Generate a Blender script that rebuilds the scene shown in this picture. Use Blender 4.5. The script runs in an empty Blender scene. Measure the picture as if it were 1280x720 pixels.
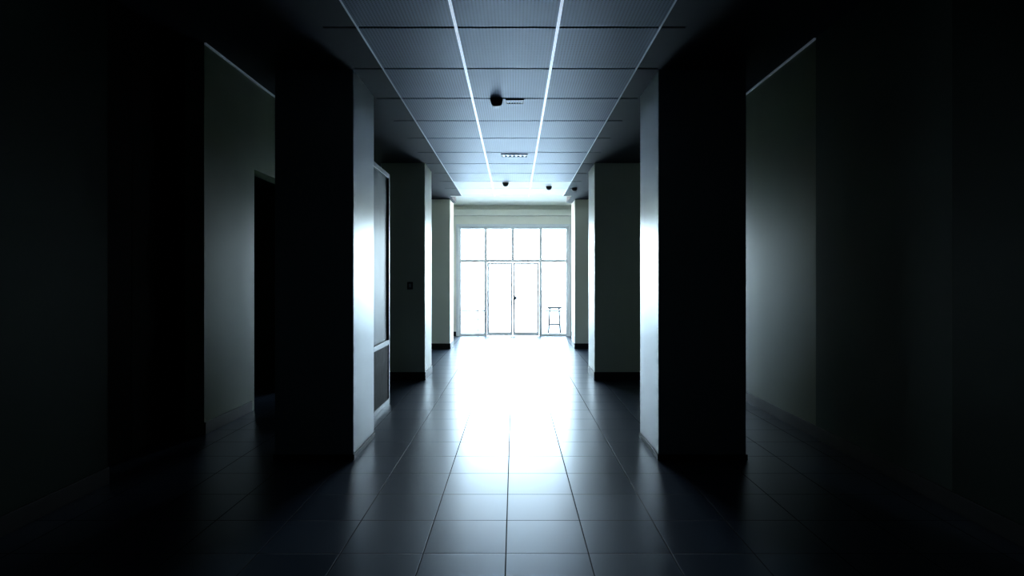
import bpy, bmesh, math
from mathutils import Vector
S=bpy.context.scene
S.view_settings.view_transform='Standard'
S.view_settings.look='None'
S.view_settings.exposure=0
col=S.collection

# ---------------- materials ----------------
def mat(name, base, rough=0.5, metal=0.0, coat=0.0, coat_rough=0.2, noise=0.0, nscale=3.0, bump=0.0, bscale=200, spec=0.5, em=None, ems=0):
    m=bpy.data.materials.new(name); m.use_nodes=True
    nt=m.node_tree; b=nt.nodes['Principled BSDF']
    b.inputs['Base Color'].default_value=(*base,1); b.inputs['Roughness'].default_value=rough
    b.inputs['Metallic'].default_value=metal; b.inputs['Specular IOR Level'].default_value=spec
    b.inputs['Coat Weight'].default_value=coat; b.inputs['Coat Roughness'].default_value=coat_rough
    if em: b.inputs['Emission Color'].default_value=(*em,1); b.inputs['Emission Strength'].default_value=ems
    tc=nt.nodes.new('ShaderNodeTexCoord')
    if noise>0:
        n=nt.nodes.new('ShaderNodeTexNoise'); n.inputs['Scale'].default_value=nscale; n.inputs['Detail'].default_value=5
        nt.links.new(tc.outputs['Object'],n.inputs['Vector'])
        r=nt.nodes.new('ShaderNodeMapRange'); r.inputs[3].default_value=1-noise; r.inputs[4].default_value=1+noise
        nt.links.new(n.outputs['Fac'],r.inputs[0])
        mx=nt.nodes.new('ShaderNodeVectorMath'); mx.operation='SCALE'; mx.inputs[0].default_value=base
        nt.links.new(r.outputs[0],mx.inputs['Scale']); nt.links.new(mx.outputs[0],b.inputs['Base Color'])
        r2=nt.nodes.new('ShaderNodeMapRange'); r2.inputs[3].default_value=rough*(1-noise*.6); r2.inputs[4].default_value=rough*(1+noise*.6)
        nt.links.new(n.outputs['Fac'],r2.inputs[0]); nt.links.new(r2.outputs[0],b.inputs['Roughness'])
    if bump>0:
        n=nt.nodes.new('ShaderNodeTexNoise'); n.inputs['Scale'].default_value=bscale
        nt.links.new(tc.outputs['Object'],n.inputs['Vector'])
        bp=nt.nodes.new('ShaderNodeBump'); bp.inputs['Strength'].default_value=bump; bp.inputs['Distance'].default_value=0.002
        nt.links.new(n.outputs['Fac'],bp.inputs['Height']); nt.links.new(bp.outputs[0],b.inputs['Normal'])
    return m

M_coln=mat('column_gloss_shaded',(0.22,0.26,0.27),0.33,noise=0.1,nscale=1.5,bump=0.1,bscale=60,spec=0.9)  # near columns: darker base colour carries the shade on their fronts
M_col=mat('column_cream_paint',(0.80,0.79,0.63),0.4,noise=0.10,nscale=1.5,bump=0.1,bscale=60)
M_colf=mat('column_paint_lit',(0.90,0.90,0.80),0.45,noise=0.04,nscale=1.5)  # farthest columns: paler base colour carries the brightness near the doors
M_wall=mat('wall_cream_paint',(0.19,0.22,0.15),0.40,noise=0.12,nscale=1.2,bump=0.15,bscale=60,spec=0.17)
M_wall2=mat('wall_shade_green',(0.012,0.034,0.023),0.6,noise=0.12,nscale=1.2,spec=0.10)  # shade of the unlit near walls put into the colour
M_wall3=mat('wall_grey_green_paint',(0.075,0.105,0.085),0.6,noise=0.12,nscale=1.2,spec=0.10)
M_end=mat('lobby_wall_paint',(0.86,0.86,0.78),0.5,noise=0.05)
M_base=mat('baseboard_dark_stone',(0.010,0.011,0.012),0.5,noise=0.2,nscale=20,spec=0.2)
M_wood=mat('dark_door_wood',(0.010,0.010,0.009),0.7,noise=0.3,nscale=8,spec=0.1)
M_frame=mat('white_aluminium_frame',(0.74,0.78,0.82),0.45,noise=0.04,nscale=10)
M_strip=mat('glowing_strip_face',(0.75,0.8,0.85),0.3,em=(0.66,0.80,1.0),ems=0.65)  # emission stands in for door light reflected along the strips
M_runner=mat('aluminium_runner_glow',(0.5,0.55,0.62),0.33,metal=1.0,noise=0.1,nscale=20,em=(0.6,0.75,1.0),ems=0.04)  # metal with a faint added glow in place of reflected light
M_black=mat('black_plastic',(0.012,0.012,0.014),0.3,noise=0.1,nscale=50)
M_void=mat('ceiling_void_black',(0.003,0.003,0.004),0.9,noise=0.1,spec=0.0)
M_steel=mat('brushed_steel',(0.35,0.36,0.38),0.35,metal=1,noise=0.1,nscale=40)
M_dsteel=mat('dark_steel',(0.03,0.034,0.04),0.4,metal=1,noise=0.1,nscale=40)
M_rail=mat('outdoor_dark_metal',(0.012,0.013,0.015),0.8,noise=0.1,nscale=30,spec=0.05)
M_aisle=mat('aisle_ceiling_paint',(0.025,0.031,0.040),0.7,noise=0.08,spec=0.2)
M_pave=mat('outdoor_paving',(0.5,0.5,0.48),0.8,noise=0.15,nscale=2)
M_fill=mat('fill_light_face',(0.8,0.8,0.8),0.4,em=(0.98,0.98,1.0),ems=22.0)  # emitter for the added lobby fill lights

T=0.484
def floor_mat():
    m=bpy.data.materials.new('slate_floor_tiles'); m.use_nodes=True; nt=m.node_tree; N=nt.nodes; L=nt.links
    b=N['Principled BSDF']; tc=N.new('ShaderNodeTexCoord'); mp=N.new('ShaderNodeMapping')
    mp.inputs['Location'].default_value=(0.05/T+40,-3.51/T+40,0); mp.inputs['Scale'].default_value=(1/T,1/T,1)
    L.new(tc.outputs['Object'],mp.inputs['Vector'])
    sep=N.new('ShaderNodeSeparateXYZ'); L.new(mp.outputs[0],sep.inputs[0])
    def edge(o):
        f=N.new('ShaderNodeMath'); f.operation='FRACT'; L.new(o,f.inputs[0])
        p=N.new('ShaderNodeMath'); p.operation='PINGPONG'; p.inputs[1].default_value=0.5; L.new(f.outputs[0],p.inputs[0]); return p.outputs[0]
    mn=N.new('ShaderNodeMath'); mn.operation='MINIMUM'; L.new(edge(sep.outputs[0]),mn.inputs[0]); L.new(edge(sep.outputs[1]),mn.inputs[1])
    gr=N.new('ShaderNodeMapRange'); gr.inputs[1].default_value=0.004; gr.inputs[2].default_value=0.010; L.new(mn.outputs[0],gr.inputs[0])
    fl=N.new('ShaderNodeVectorMath'); fl.operation='FLOOR'; L.new(mp.outputs[0],fl.inputs[0])
    wn=N.new('ShaderNodeTexWhiteNoise'); wn.noise_dimensions='3D'; L.new(fl.outputs[0],wn.inputs[0])
    no=N.new('ShaderNodeTexNoise'); no.inputs['Scale'].default_value=1.5; no.inputs['Detail'].default_value=1; L.new(tc.outputs['Object'],no.inputs['Vector'])
    c=N.new('ShaderNodeMix'); c.data_type='RGBA'; c.inputs[6].default_value=(0.028,0.044,0.074,1); c.inputs[7].default_value=(0.038,0.058,0.095,1)
    ad=N.new('ShaderNodeMath'); ad.operation='MULTIPLY'; L.new(wn.outputs[0],ad.inputs[0]); L.new(no.outputs['Fac'],ad.inputs[1]); L.new(ad.outputs[0],c.inputs[0])
    c2=N.new('ShaderNodeMix'); c2.data_type='RGBA'; c2.inputs[6].default_value=(0.006,0.007,0.008,1); L.new(gr.outputs[0],c2.inputs[0]); L.new(c.outputs[2],c2.inputs[7])
    L.new(c2.outputs[2],b.inputs['Base Color'])
    r=N.new('ShaderNodeMapRange'); r.inputs[3].default_value=0.29; r.inputs[4].default_value=0.31; L.new(no.outputs['Fac'],r.inputs[0])
    r2=N.new('ShaderNodeMapRange'); r2.inputs[3].default_value=-0.012; r2.inputs[4].default_value=0.012; L.new(wn.outputs[0],r2.inputs[0])
    a2=N.new('ShaderNodeMath'); a2.operation='ADD'; L.new(r.outputs[0],a2.inputs[0]); L.new(r2.outputs[0],a2.inputs[1])
    r3=N.new('ShaderNodeMix'); r3.data_type='FLOAT'; r3.inputs[2].default_value=0.8; L.new(gr.outputs[0],r3.inputs[0]); L.new(a2.outputs[0],r3.inputs[3])
    L.new(r3.outputs[0],b.inputs['Roughness'])
    sp=N.new('ShaderNodeMath'); sp.operation='MULTIPLY'; sp.inputs[1].default_value=1.0; L.new(gr.outputs[0],sp.inputs[0]); L.new(sp.outputs[0],b.inputs['Specular IOR Level'])
    b.inputs['Specular Tint'].default_value=(0.50,0.71,1.0,1)
    bp=N.new('ShaderNodeBump'); bp.inputs['Strength'].default_value=0.4; bp.inputs['Distance'].default_value=0.002; L.new(gr.outputs[0],bp.inputs['Height']); L.new(bp.outputs[0],b.inputs['Normal'])
    return m
M_floor=floor_mat()
def ceil_mat():
    m=bpy.data.materials.new('perforated_metal_panel'); m.use_nodes=True; nt=m.node_tree; N=nt.nodes; L=nt.links
    b=N['Principled BSDF']; tc=N.new('ShaderNodeTexCoord'); mp=N.new('ShaderNodeMapping'); mp.inputs['Scale'].default_value=(1/0.025,1/0.025,1); mp.inputs['Location'].default_value=(200,200,0)
    L.new(tc.outputs['Object'],mp.inputs[0])
    fr=N.new('ShaderNodeVectorMath'); fr.operation='FRACTION'; L.new(mp.outputs[0],fr.inputs[0])
    sb=N.new('ShaderNodeVectorMath'); sb.operation='SUBTRACT'; sb.inputs[1].default_value=(0.5,0.5,0); L.new(fr.outputs[0],sb.inputs[0])
    ml=N.new('ShaderNodeVectorMath'); ml.operation='MULTIPLY'; ml.inputs[1].default_value=(1,1,0); L.new(sb.outputs[0],ml.inputs[0])
    ln=N.new('ShaderNodeVectorMath'); ln.operation='LENGTH'; L.new(ml.outputs[0],ln.inputs[0])
    st=N.new('ShaderNodeMapRange'); st.inputs[1].default_value=0.2; st.inputs[2].default_value=0.28; L.new(ln.outputs['Value'],st.inputs[0])
    c=N.new('ShaderNodeMix'); c.data_type='RGBA'; c.inputs[6].default_value=(0.02,0.025,0.035,1); c.inputs[7].default_value=(0.118,0.155,0.235,1)
    L.new(st.outputs[0],c.inputs[0]); L.new(c.outputs[2],b.inputs['Base Color'])
    b.inputs['Roughness'].default_value=0.5; b.inputs['Metallic'].default_value=0.35
    return m
M_ceil=ceil_mat()
M_lum=mat('glowing_ceiling_panel',(0.60,0.66,0.72),0.45,noise=0.03,em=(0.80,0.89,1.0),ems=0.14)  # added glow on the far central cells, to brighten the columns there
def glass_mat():
    m=bpy.data.materials.new('clear_glass'); m.use_nodes=True; nt=m.node_tree; N=nt.nodes; L=nt.links
    for n in list(N):
        if n.type=='BSDF_PRINCIPLED': N.remove(n)
    o=[n for n in N if n.type=='OUTPUT_MATERIAL'][0]
    t=N.new('ShaderNodeBsdfTransparent'); t.inputs[0].default_value=(0.93,0.97,0.97,1)
    g=N.new('ShaderNodeBsdfGlossy'); g.inputs['Roughness'].default_value=0.03
    f=N.new('ShaderNodeFresnel'); f.inputs[0].default_value=1.45
    x=N.new('ShaderNodeMixShader'); L.new(f.outputs[0],x.inputs[0]); L.new(t.outputs[0],x.inputs[1]); L.new(g.outputs[0],x.inputs[2]); L.new(x.outputs[0],o.inputs[0])
    return m
M_glass=glass_mat()
M_frost=mat('tinted_panel_glass',(0.03,0.06,0.085),0.42,noise=0.1,nscale=2,spec=0.10)

# ---------------- geometry helpers ----------------
def boxes(name, lst, mats, bevel=0.0, parent=None):
    bm=bmesh.new()
    for b in lst:
        x0,x1,y0,y1,z0,z1=b[:6]; mi=b[6] if len(b)>6 else 0
        r=bmesh.ops.create_cube(bm,size=1)
        vs=r['verts']
        for v in vs:
            v.co=Vector(((x0+x1)/2+v.co.x*(x1-x0),(y0+y1)/2+v.co.y*(y1-y0),(z0+z1)/2+v.co.z*(z1-z0)))
        fs=set(f for v in vs for f in v.link_faces)
        for f in fs: f.material_index=mi
    me=bpy.data.meshes.new(name); bm.to_mesh(me); bm.free()
    for m in (mats if isinstance(mats,(list,tuple)) else [mats]): me.materials.append(m)
    o=bpy.data.objects.new(name,me); col.objects.link(o)
    if bevel>0:
        md=o.modifiers.new('bevel','BEVEL'); md.width=bevel; md.segments=2; md.limit_method='ANGLE'
    if parent: o.parent=parent
    return o
def lathe(name, prof, mat_, loc, segs=32, parent=None):
    bm=bmesh.new(); rings=[]
    for r,z in prof:
        rings.append([bm.verts.new((r*math.cos(2*math.pi*i/segs),r*math.sin(2*math.pi*i/segs),z)) for i in range(segs)])
    for a,b in zip(rings,rings[1:]):
        for i in range(segs): bm.faces.new((a[i],a[(i+1)%segs],b[(i+1)%segs],b[i]))
    bm.faces.new(rings[0]); bm.faces.new(rings[-1])
    bmesh.ops.recalc_face_normals(bm,faces=bm.faces)
    me=bpy.data.meshes.new(name); bm.to_mesh(me); bm.free(); me.materials.append(mat_)
    for p in me.polygons: p.use_smooth=True
    o=bpy.data.objects.new(name,me); o.location=loc; col.objects.link(o)
    if parent: o.parent=parent
    return o
def tube(name, pts, r, mat_, parent=None):
    c=bpy.data.curves.new(name+'_path','CURVE'); c.dimensions='3D'; c.bevel_depth=r; c.bevel_resolution=4; c.use_fill_caps=True
    s=c.splines.new('POLY'); s.points.add(len(pts)-1)
    for p,q in zip(s.points,pts): p.co=(*q,1)
    c.materials.append(mat_)
    tmp=bpy.data.objects.new('tmp_path',c); col.objects.link(tmp)
    dg=bpy.context.evaluated_depsgraph_get(); dg.update()
    me=bpy.data.meshes.new_from_object(tmp.evaluated_get(dg)); me.name=name
    if not me.materials: me.materials.append(mat_)
    bpy.data.objects.remove(tmp)
    o=bpy.data.objects.new(name,me); col.objects.link(o)
    if parent: o.parent=parent
    return o
def empty(name, loc=(0,0,0)):
    o=bpy.data.objects.new(name,None); col.objects.link(o); o.empty_display_size=.2; return o

YB=-4.0; YE=17.1; ZC=3.47; ZA=4.05; ZL=3.72; YD=13.36
XL=-3.2; XR=3.05; 
# ---------------- room shell ----------------
boxes('floor',[(XL-1.6,XR+.6,YB-.2,YE+.2,-.12,0)],M_floor)
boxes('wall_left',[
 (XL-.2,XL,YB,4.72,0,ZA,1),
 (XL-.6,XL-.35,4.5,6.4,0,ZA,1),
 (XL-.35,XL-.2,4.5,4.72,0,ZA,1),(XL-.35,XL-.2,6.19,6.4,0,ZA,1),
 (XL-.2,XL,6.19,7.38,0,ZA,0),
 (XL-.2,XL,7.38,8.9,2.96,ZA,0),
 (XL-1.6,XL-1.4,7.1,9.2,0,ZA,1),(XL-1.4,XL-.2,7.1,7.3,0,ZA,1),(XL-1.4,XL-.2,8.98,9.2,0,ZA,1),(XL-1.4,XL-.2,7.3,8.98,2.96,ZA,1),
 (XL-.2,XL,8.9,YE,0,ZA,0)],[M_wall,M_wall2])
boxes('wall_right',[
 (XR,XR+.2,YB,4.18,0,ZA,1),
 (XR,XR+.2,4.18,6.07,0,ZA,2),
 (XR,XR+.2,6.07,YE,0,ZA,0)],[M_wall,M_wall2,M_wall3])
boxes('wall_back',[(XL-.2,XR+.2,YB-.2,YB,0,ZA)],M_wall2)
WX0,WX1,WZ=-1.596,1.55,3.13
boxes('wall_end',[(XL-.2,WX0,YE,YE+.25,0,ZA),(WX1,XR+.2,YE,YE+.25,0,ZA),(WX0,WX1,YE,YE+.25,WZ,ZA)],M_end)
boxes('trim_1',[(-1.9,1.85,YE-.18,YE,3.43,3.60)],M_end,0.01)
boxes('trim_2',[(WX0-.06,WX0,YE-.03,YE,0,WZ+.06),(WX1,WX1+.06,YE-.03,YE,0,WZ+.06),(WX0,WX1,YE-.03,YE,WZ,WZ+.06)],M_frame,0.004)

# ceilings
CX=[-1.42,-1.164,-0.433,0.32,1.08,1.27]
ys=[5.31+0.868*k for k in range(-11,10)]
ys=[y for y in ys if YB<y<YD-.1]; ys=[YB]+ys+[YD]
panels=[]; g=0.006; gy=0.015
for i in range(5):
    for j,(a,b) in enumerate(zip(ys,ys[1:])):
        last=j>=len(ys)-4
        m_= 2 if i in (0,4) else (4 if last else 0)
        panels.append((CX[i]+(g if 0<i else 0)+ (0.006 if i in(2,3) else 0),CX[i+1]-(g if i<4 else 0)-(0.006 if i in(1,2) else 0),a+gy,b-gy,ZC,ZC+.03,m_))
boxes('ceiling',panels+[(CX[0],CX[-1],YB,YD,ZC+.035,ZC+.06,1),
  (XL-.6,-2.16,YB,YD+.9,ZA,ZA+.1,2),(2.10,XR+.6,YB,YD+.9,ZA,ZA+.1,2),
  (XL-.6,XR+.6,YD+.9,YE+.2,ZL,ZL+.1,3),(-2.16,2.1,YB,YE,ZA,ZA+.1,3),(CX[0],CX[-1],YD,YD+.06,ZC,ZA,3),
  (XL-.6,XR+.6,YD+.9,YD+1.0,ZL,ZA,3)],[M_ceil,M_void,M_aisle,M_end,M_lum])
boxes('trim_3',[(-2.16,-1.42,YB,YD+1.2,ZC,ZA),(1.27,2.1,YB,YD+1.2,ZC,ZA)],M_aisle)
boxes('trim_4',[(XL,XL+.018,6.19,YD,ZA-.018,ZA),(XR-.018,XR,6.07,YD,ZA-.018,ZA)],M_runner)
for i,x in enumerate(CX[1:5]):
    if i in (1,2):
        st=empty('glowing_ceiling_strip')
        boxes('emitter',[(x-.010,x+.010,YB,YD,ZC-.002,ZC+.02)],M_strip,parent=st)
        boxes('housing',[(x-.013,x-.010,YB,YD,ZC-.003,ZC+.03),(x+.010,x+.013,YB,YD,ZC-.003,ZC+.03)],M_steel,parent=st)
    else:
        boxes('ceiling_runner',[(x-.006,x+.006,YB,YD,ZC-.003,ZC+.02)],M_runner)
for x in (-1.0,0.0,1.0):
    e=empty('lobby_fill_light'); a,b=14.38,14.72  # added fill, out of view above the ceiling edge; brightens lobby and door frames
    boxes('housing',[(x-.42,x+.42,a-.02,a,ZL-.05,ZL),(x-.42,x+.42,b,b+.02,ZL-.05,ZL),(x-.42,x-.4,a,b,ZL-.05,ZL),(x+.4,x+.42,a,b,ZL-.05,ZL)],M_frame,.002,e)
    boxes('emitter',[(x-.4,x+.4,a,b,ZL-.035,ZL-.01)],M_fill,parent=e)

# ---------------- columns ----------------
def column(x0,x1,y0,y1,m_,bh):
    e=empty('column')
    boxes('shaft',[(x0,x1,y0,y1,0,ZC)],m_,0.008,e)
    t=.010
    boxes('base_trim',[(x0-t,x1+t,y0-t,y0,0,bh),(x0-t,x1+t,y1,y1+t,0,bh),(x0-t,x0,y0,y1,0,bh),(x1,x1+t,y0,y1,0,bh)],M_base,0.002,e)
for y0 in (5.33,9.58,13.9,1.08-4.2):
    far=y0>13
    l1=-1.49 if far else -1.43; r0=1.4 if far else 1.28
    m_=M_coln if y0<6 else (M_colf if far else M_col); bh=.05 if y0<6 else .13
    column(l1-.7,l1,y0,y0+.78,m_,bh); column(r0,r0+.78,y0,y0+.78,m_,bh)

boxes('baseboard_left',[(XL,XL+.015,YB,4.72,0,.13),(XL,XL+.015,6.19,7.3,0,.13),(XL,XL+.015,8.98,YE,0,.13)],M_base,0.003)
boxes('baseboard_right',[(XR-.015,XR,YB,YE,0,.13)],M_base,0.003)
boxes('baseboard_end',[(XL,WX0-.06,YE-.015,YE,0,.13),(WX1+.06,XR,YE-.015,YE,0,.13)],M_base,0.003)

# ---------------- side doors ----------------
def side_door(name,xf,y0,y1,h):
    e=empty(name)
    boxes('frame',[(xf-.04,xf+.04,y0,y0+.06,0,h),(xf-.04,xf+.04,y1-.06,y1,0,h),(xf-.04,xf+.04,y0+.06,y1-.06,h-.06,h)],M_wood,0.004,e)
    mid=(y0+y1)/2
    for k,(a,b) in enumerate(((y0+.06,mid-.002),(mid+.002,y1-.06))):
        boxes('leaf_%d'%(k+1),[(xf-.022,xf+.022,a,b,.005,h-.06)],M_wood,0.003,e)
side_door('door_3',XL-.30,4.72,6.19,4.04)
side_door('door_4',XL-1.34,7.32,8.96,2.95)

# ---------------- glazed entrance ----------------
w=empty('window_1'); yf0,yf1=YE+.06,YE+.14
ZT=2.147; f=.040
fr=[(WX0,WX0+.07,yf0,yf1,0,WZ),(WX1-.07,WX1,yf0,yf1,0,WZ),(WX0+.07,WX1-.07,yf0,yf1,WZ-.07,WZ),
    (WX0+.07,WX1-.07,yf0,yf1,ZT-.045,ZT+.045)]
for x in (-.82,-.045,.75): fr.append((x-f,x+f,yf0,yf1,ZT+.045,WZ-.07))
for x in (-.83,.75): fr.append((x-.04,x+.04,yf0,yf1,0,ZT-.045))
fr+=[(WX0+.07,-.87,yf0,yf1,0,.07),(.79,WX1-.07,yf0,yf1,0,.07),(WX0+.07,-.87,yf0+.02,yf1-.02,.70,.735),(.79,WX1-.07,yf0+.02,yf1-.02,.70,.735)]
boxes('frame',fr,M_frame,0,w)
boxes('glass',[(WX0+.03,WX1-.03,YE+.098,YE+.102,ZT,WZ-.03),(WX0+.03,-.84,YE+.098,YE+.102,.03,ZT),(.76,WX1-.03,YE+.098,YE+.102,.03,ZT)],M_glass,parent=w)
def leaf(name,x0,x1,hx):
    e=empty(name); a,b=YE+.075,YE+.125; s=.06
    boxes('leaf_frame',[(x0,x0+s,a,b,.01,ZT-.05),(x1-s,x1,a,b,.01,ZT-.05),(x0+s,x1-s,a,b,.01,.11),(x0+s,x1-s,a,b,ZT-.10,ZT-.05)],M_frame,0,e)
    boxes('leaf_glass',[(x0+s-.01,x1-s+.01,YE+.098,YE+.102,.1,ZT-.08)],M_glass,parent=e)
    tube('pull_handle',[(hx,a+.005,.9),(hx,a-.055,.9),(hx,a-.055,1.3),(hx,a+.005,1.3)],.012,M_steel,e)
    return e
leaf('door_1',-.785,-.048,-.075)
d2=leaf('door_2',-.042,.705,-.015)
boxes('lock_case',[(-.02,.05,YE+.045,YE+.075,1.03,1.14)],M_black,.006,d2)
tube('lock_lever',[(.02,YE+.05,1.085),(.02,YE+.0,1.085),(.15,YE+.0,1.10)],.016,M_black,d2)

sc=empty('glass_partition')
boxes('screen_frame',[(-1.69,-1.63,7.80,7.85,0,2.98),(-1.69,-1.63,6.13,6.18,0,2.98),(-1.69,-1.63,6.18,7.80,2.92,2.98),(-1.69,-1.63,6.18,7.80,.76,.82),(-1.69,-1.63,6.18,7.80,0,.06)],M_dsteel,.004,sc)
boxes('screen_pane',[(-1.665,-1.655,6.18,7.80,.82,2.92)],M_frost,parent=sc)
boxes('screen_dado',[(-1.68,-1.64,6.18,7.80,.06,.76)],M_wood,.003,sc)

# ---------------- ceiling fittings ----------------
def dome(x,y,r):
    e=empty('dome_camera')
    lathe('mount',[(r,0),(r*1.02,-.010),(r*.95,-.02)],M_black,(x,y,ZC+.001),parent=e)
    lathe('dome',[(r*.93,-.02),(r*.9,-.032),(r*.78,-.050),(r*.55,-.065),(r*.25,-.072),(.004,-.073)],M_black,(x,y,ZC),parent=e)
dome(-.185,6.22,.066)
for x,y in ((-.17,11.55),(.69,12.0),(1.22,12.2)): dome(x,y,.06)
def vent(x0,x1,y0,y1):
    e=empty('ceiling_vent'); z=ZC-.012
    boxes('frame',[(x0,x1,y0,y0+.012,z,ZC),(x0,x1,y1-.012,y1,z,ZC),(x0,x0+.012,y0,y1,z,ZC),(x1-.012,x1,y0,y1,z,ZC)],M_dsteel,.002,e)
    n=6; boxes('slats',[(x0+.012+(x1-x0-.024)*(k+.25)/n,x0+.012+(x1-x0-.024)*(k+.7)/n,y0+.012,y1-.012,z+.003,ZC) for k in range(n)],M_black,parent=e)
vent(-.09,.10,6.2,6.34); vent(-.2,.2,8.9,9.08)
def switch(x,y,z):
    e=empty('light_switch')
    boxes('plate',[(x-.045,x+.045,y-.012,y,z-.06,z+.06)],M_black,.004,e)
    boxes('rocker',[(x-.02,x+.02,y-.018,y-.012,z-.03,z+.03)],M_steel,.003,e)
switch(-1.665,9.58,1.51)

# ---------------- outside ----------------
boxes('ground_outside',[(-40,40,YE+.25,90,-.16,-.04)],M_pave)
r=empty('outdoor_railing')
for k in range(6):
    x=-4.9+k*.75
    tube('post_%d'%k,[(x,19,-.04),(x,19,.68)],.018,M_rail,r)
tube('top_rail',[(-4.9,19,.68),(-1.15,19,.68)],.018,M_rail,r)
tube('mid_rail',[(-4.9,19,.35),(-1.15,19,.35)],.010,M_rail,r)
b=empty('outdoor_stool'); cx,cy=1.22,18.3
for k,(sx,sy) in enumerate(((-1,-1),(1,-1),(1,1),(-1,1))):
    tube('leg_%d'%(k+1),[(cx+sx*.14,cy+sy*.14,.74),(cx+sx*.18,cy+sy*.18,-.04)],.018,M_rail,b)
tube('footrest',[(cx-.165,cy-.165,.25),(cx+.165,cy-.165,.25),(cx+.165,cy+.165,.25),(cx-.165,cy+.165,.25),(cx-.165,cy-.165,.25)],.014,M_rail,b)
boxes('seat',[(cx-.21,cx+.21,cy-.21,cy+.21,.73,.79)],M_rail,.015,b)

# ---------------- light ----------------
wd=bpy.data.worlds.new('World'); S.world=wd; wd.use_nodes=True
nt=wd.node_tree; bg=nt.nodes['Background']; 
tc=nt.nodes.new('ShaderNodeTexCoord'); sp=nt.nodes.new('ShaderNodeSeparateXYZ'); nt.links.new(tc.outputs['Generated'],sp.inputs[0])
cr=nt.nodes.new('ShaderNodeValToRGB'); nt.links.new(sp.outputs[2],cr.inputs[0])
cr.color_ramp.elements[0].color=(0.73,0.88,1.0,1); cr.color_ramp.elements[1].color=(0.54,0.74,1.0,1)
nt.links.new(cr.outputs[0],bg.inputs[0]); bg.inputs[1].default_value=36
ld=bpy.data.lights.new('sky_portal','AREA'); ld.shape='RECTANGLE'; ld.size=3.15; ld.size_y=3.13
ld.cycles.is_portal=True
lo=bpy.data.objects.new('sky_portal',ld); lo.location=(-.02,YE+.3,1.565); lo.rotation_euler=(math.radians(-90),0,0); col.objects.link(lo)

# ---------------- camera ----------------
cd=bpy.data.cameras.new('camera'); cd.sensor_width=36; cd.lens=750/1280*36; cd.shift_x=-3/1280; cd.shift_y=-10/1280
cam=bpy.data.objects.new('camera',cd); cam.location=(0,0,1.6); cam.rotation_euler=(math.radians(90),0,0); col.objects.link(cam); S.camera=cam
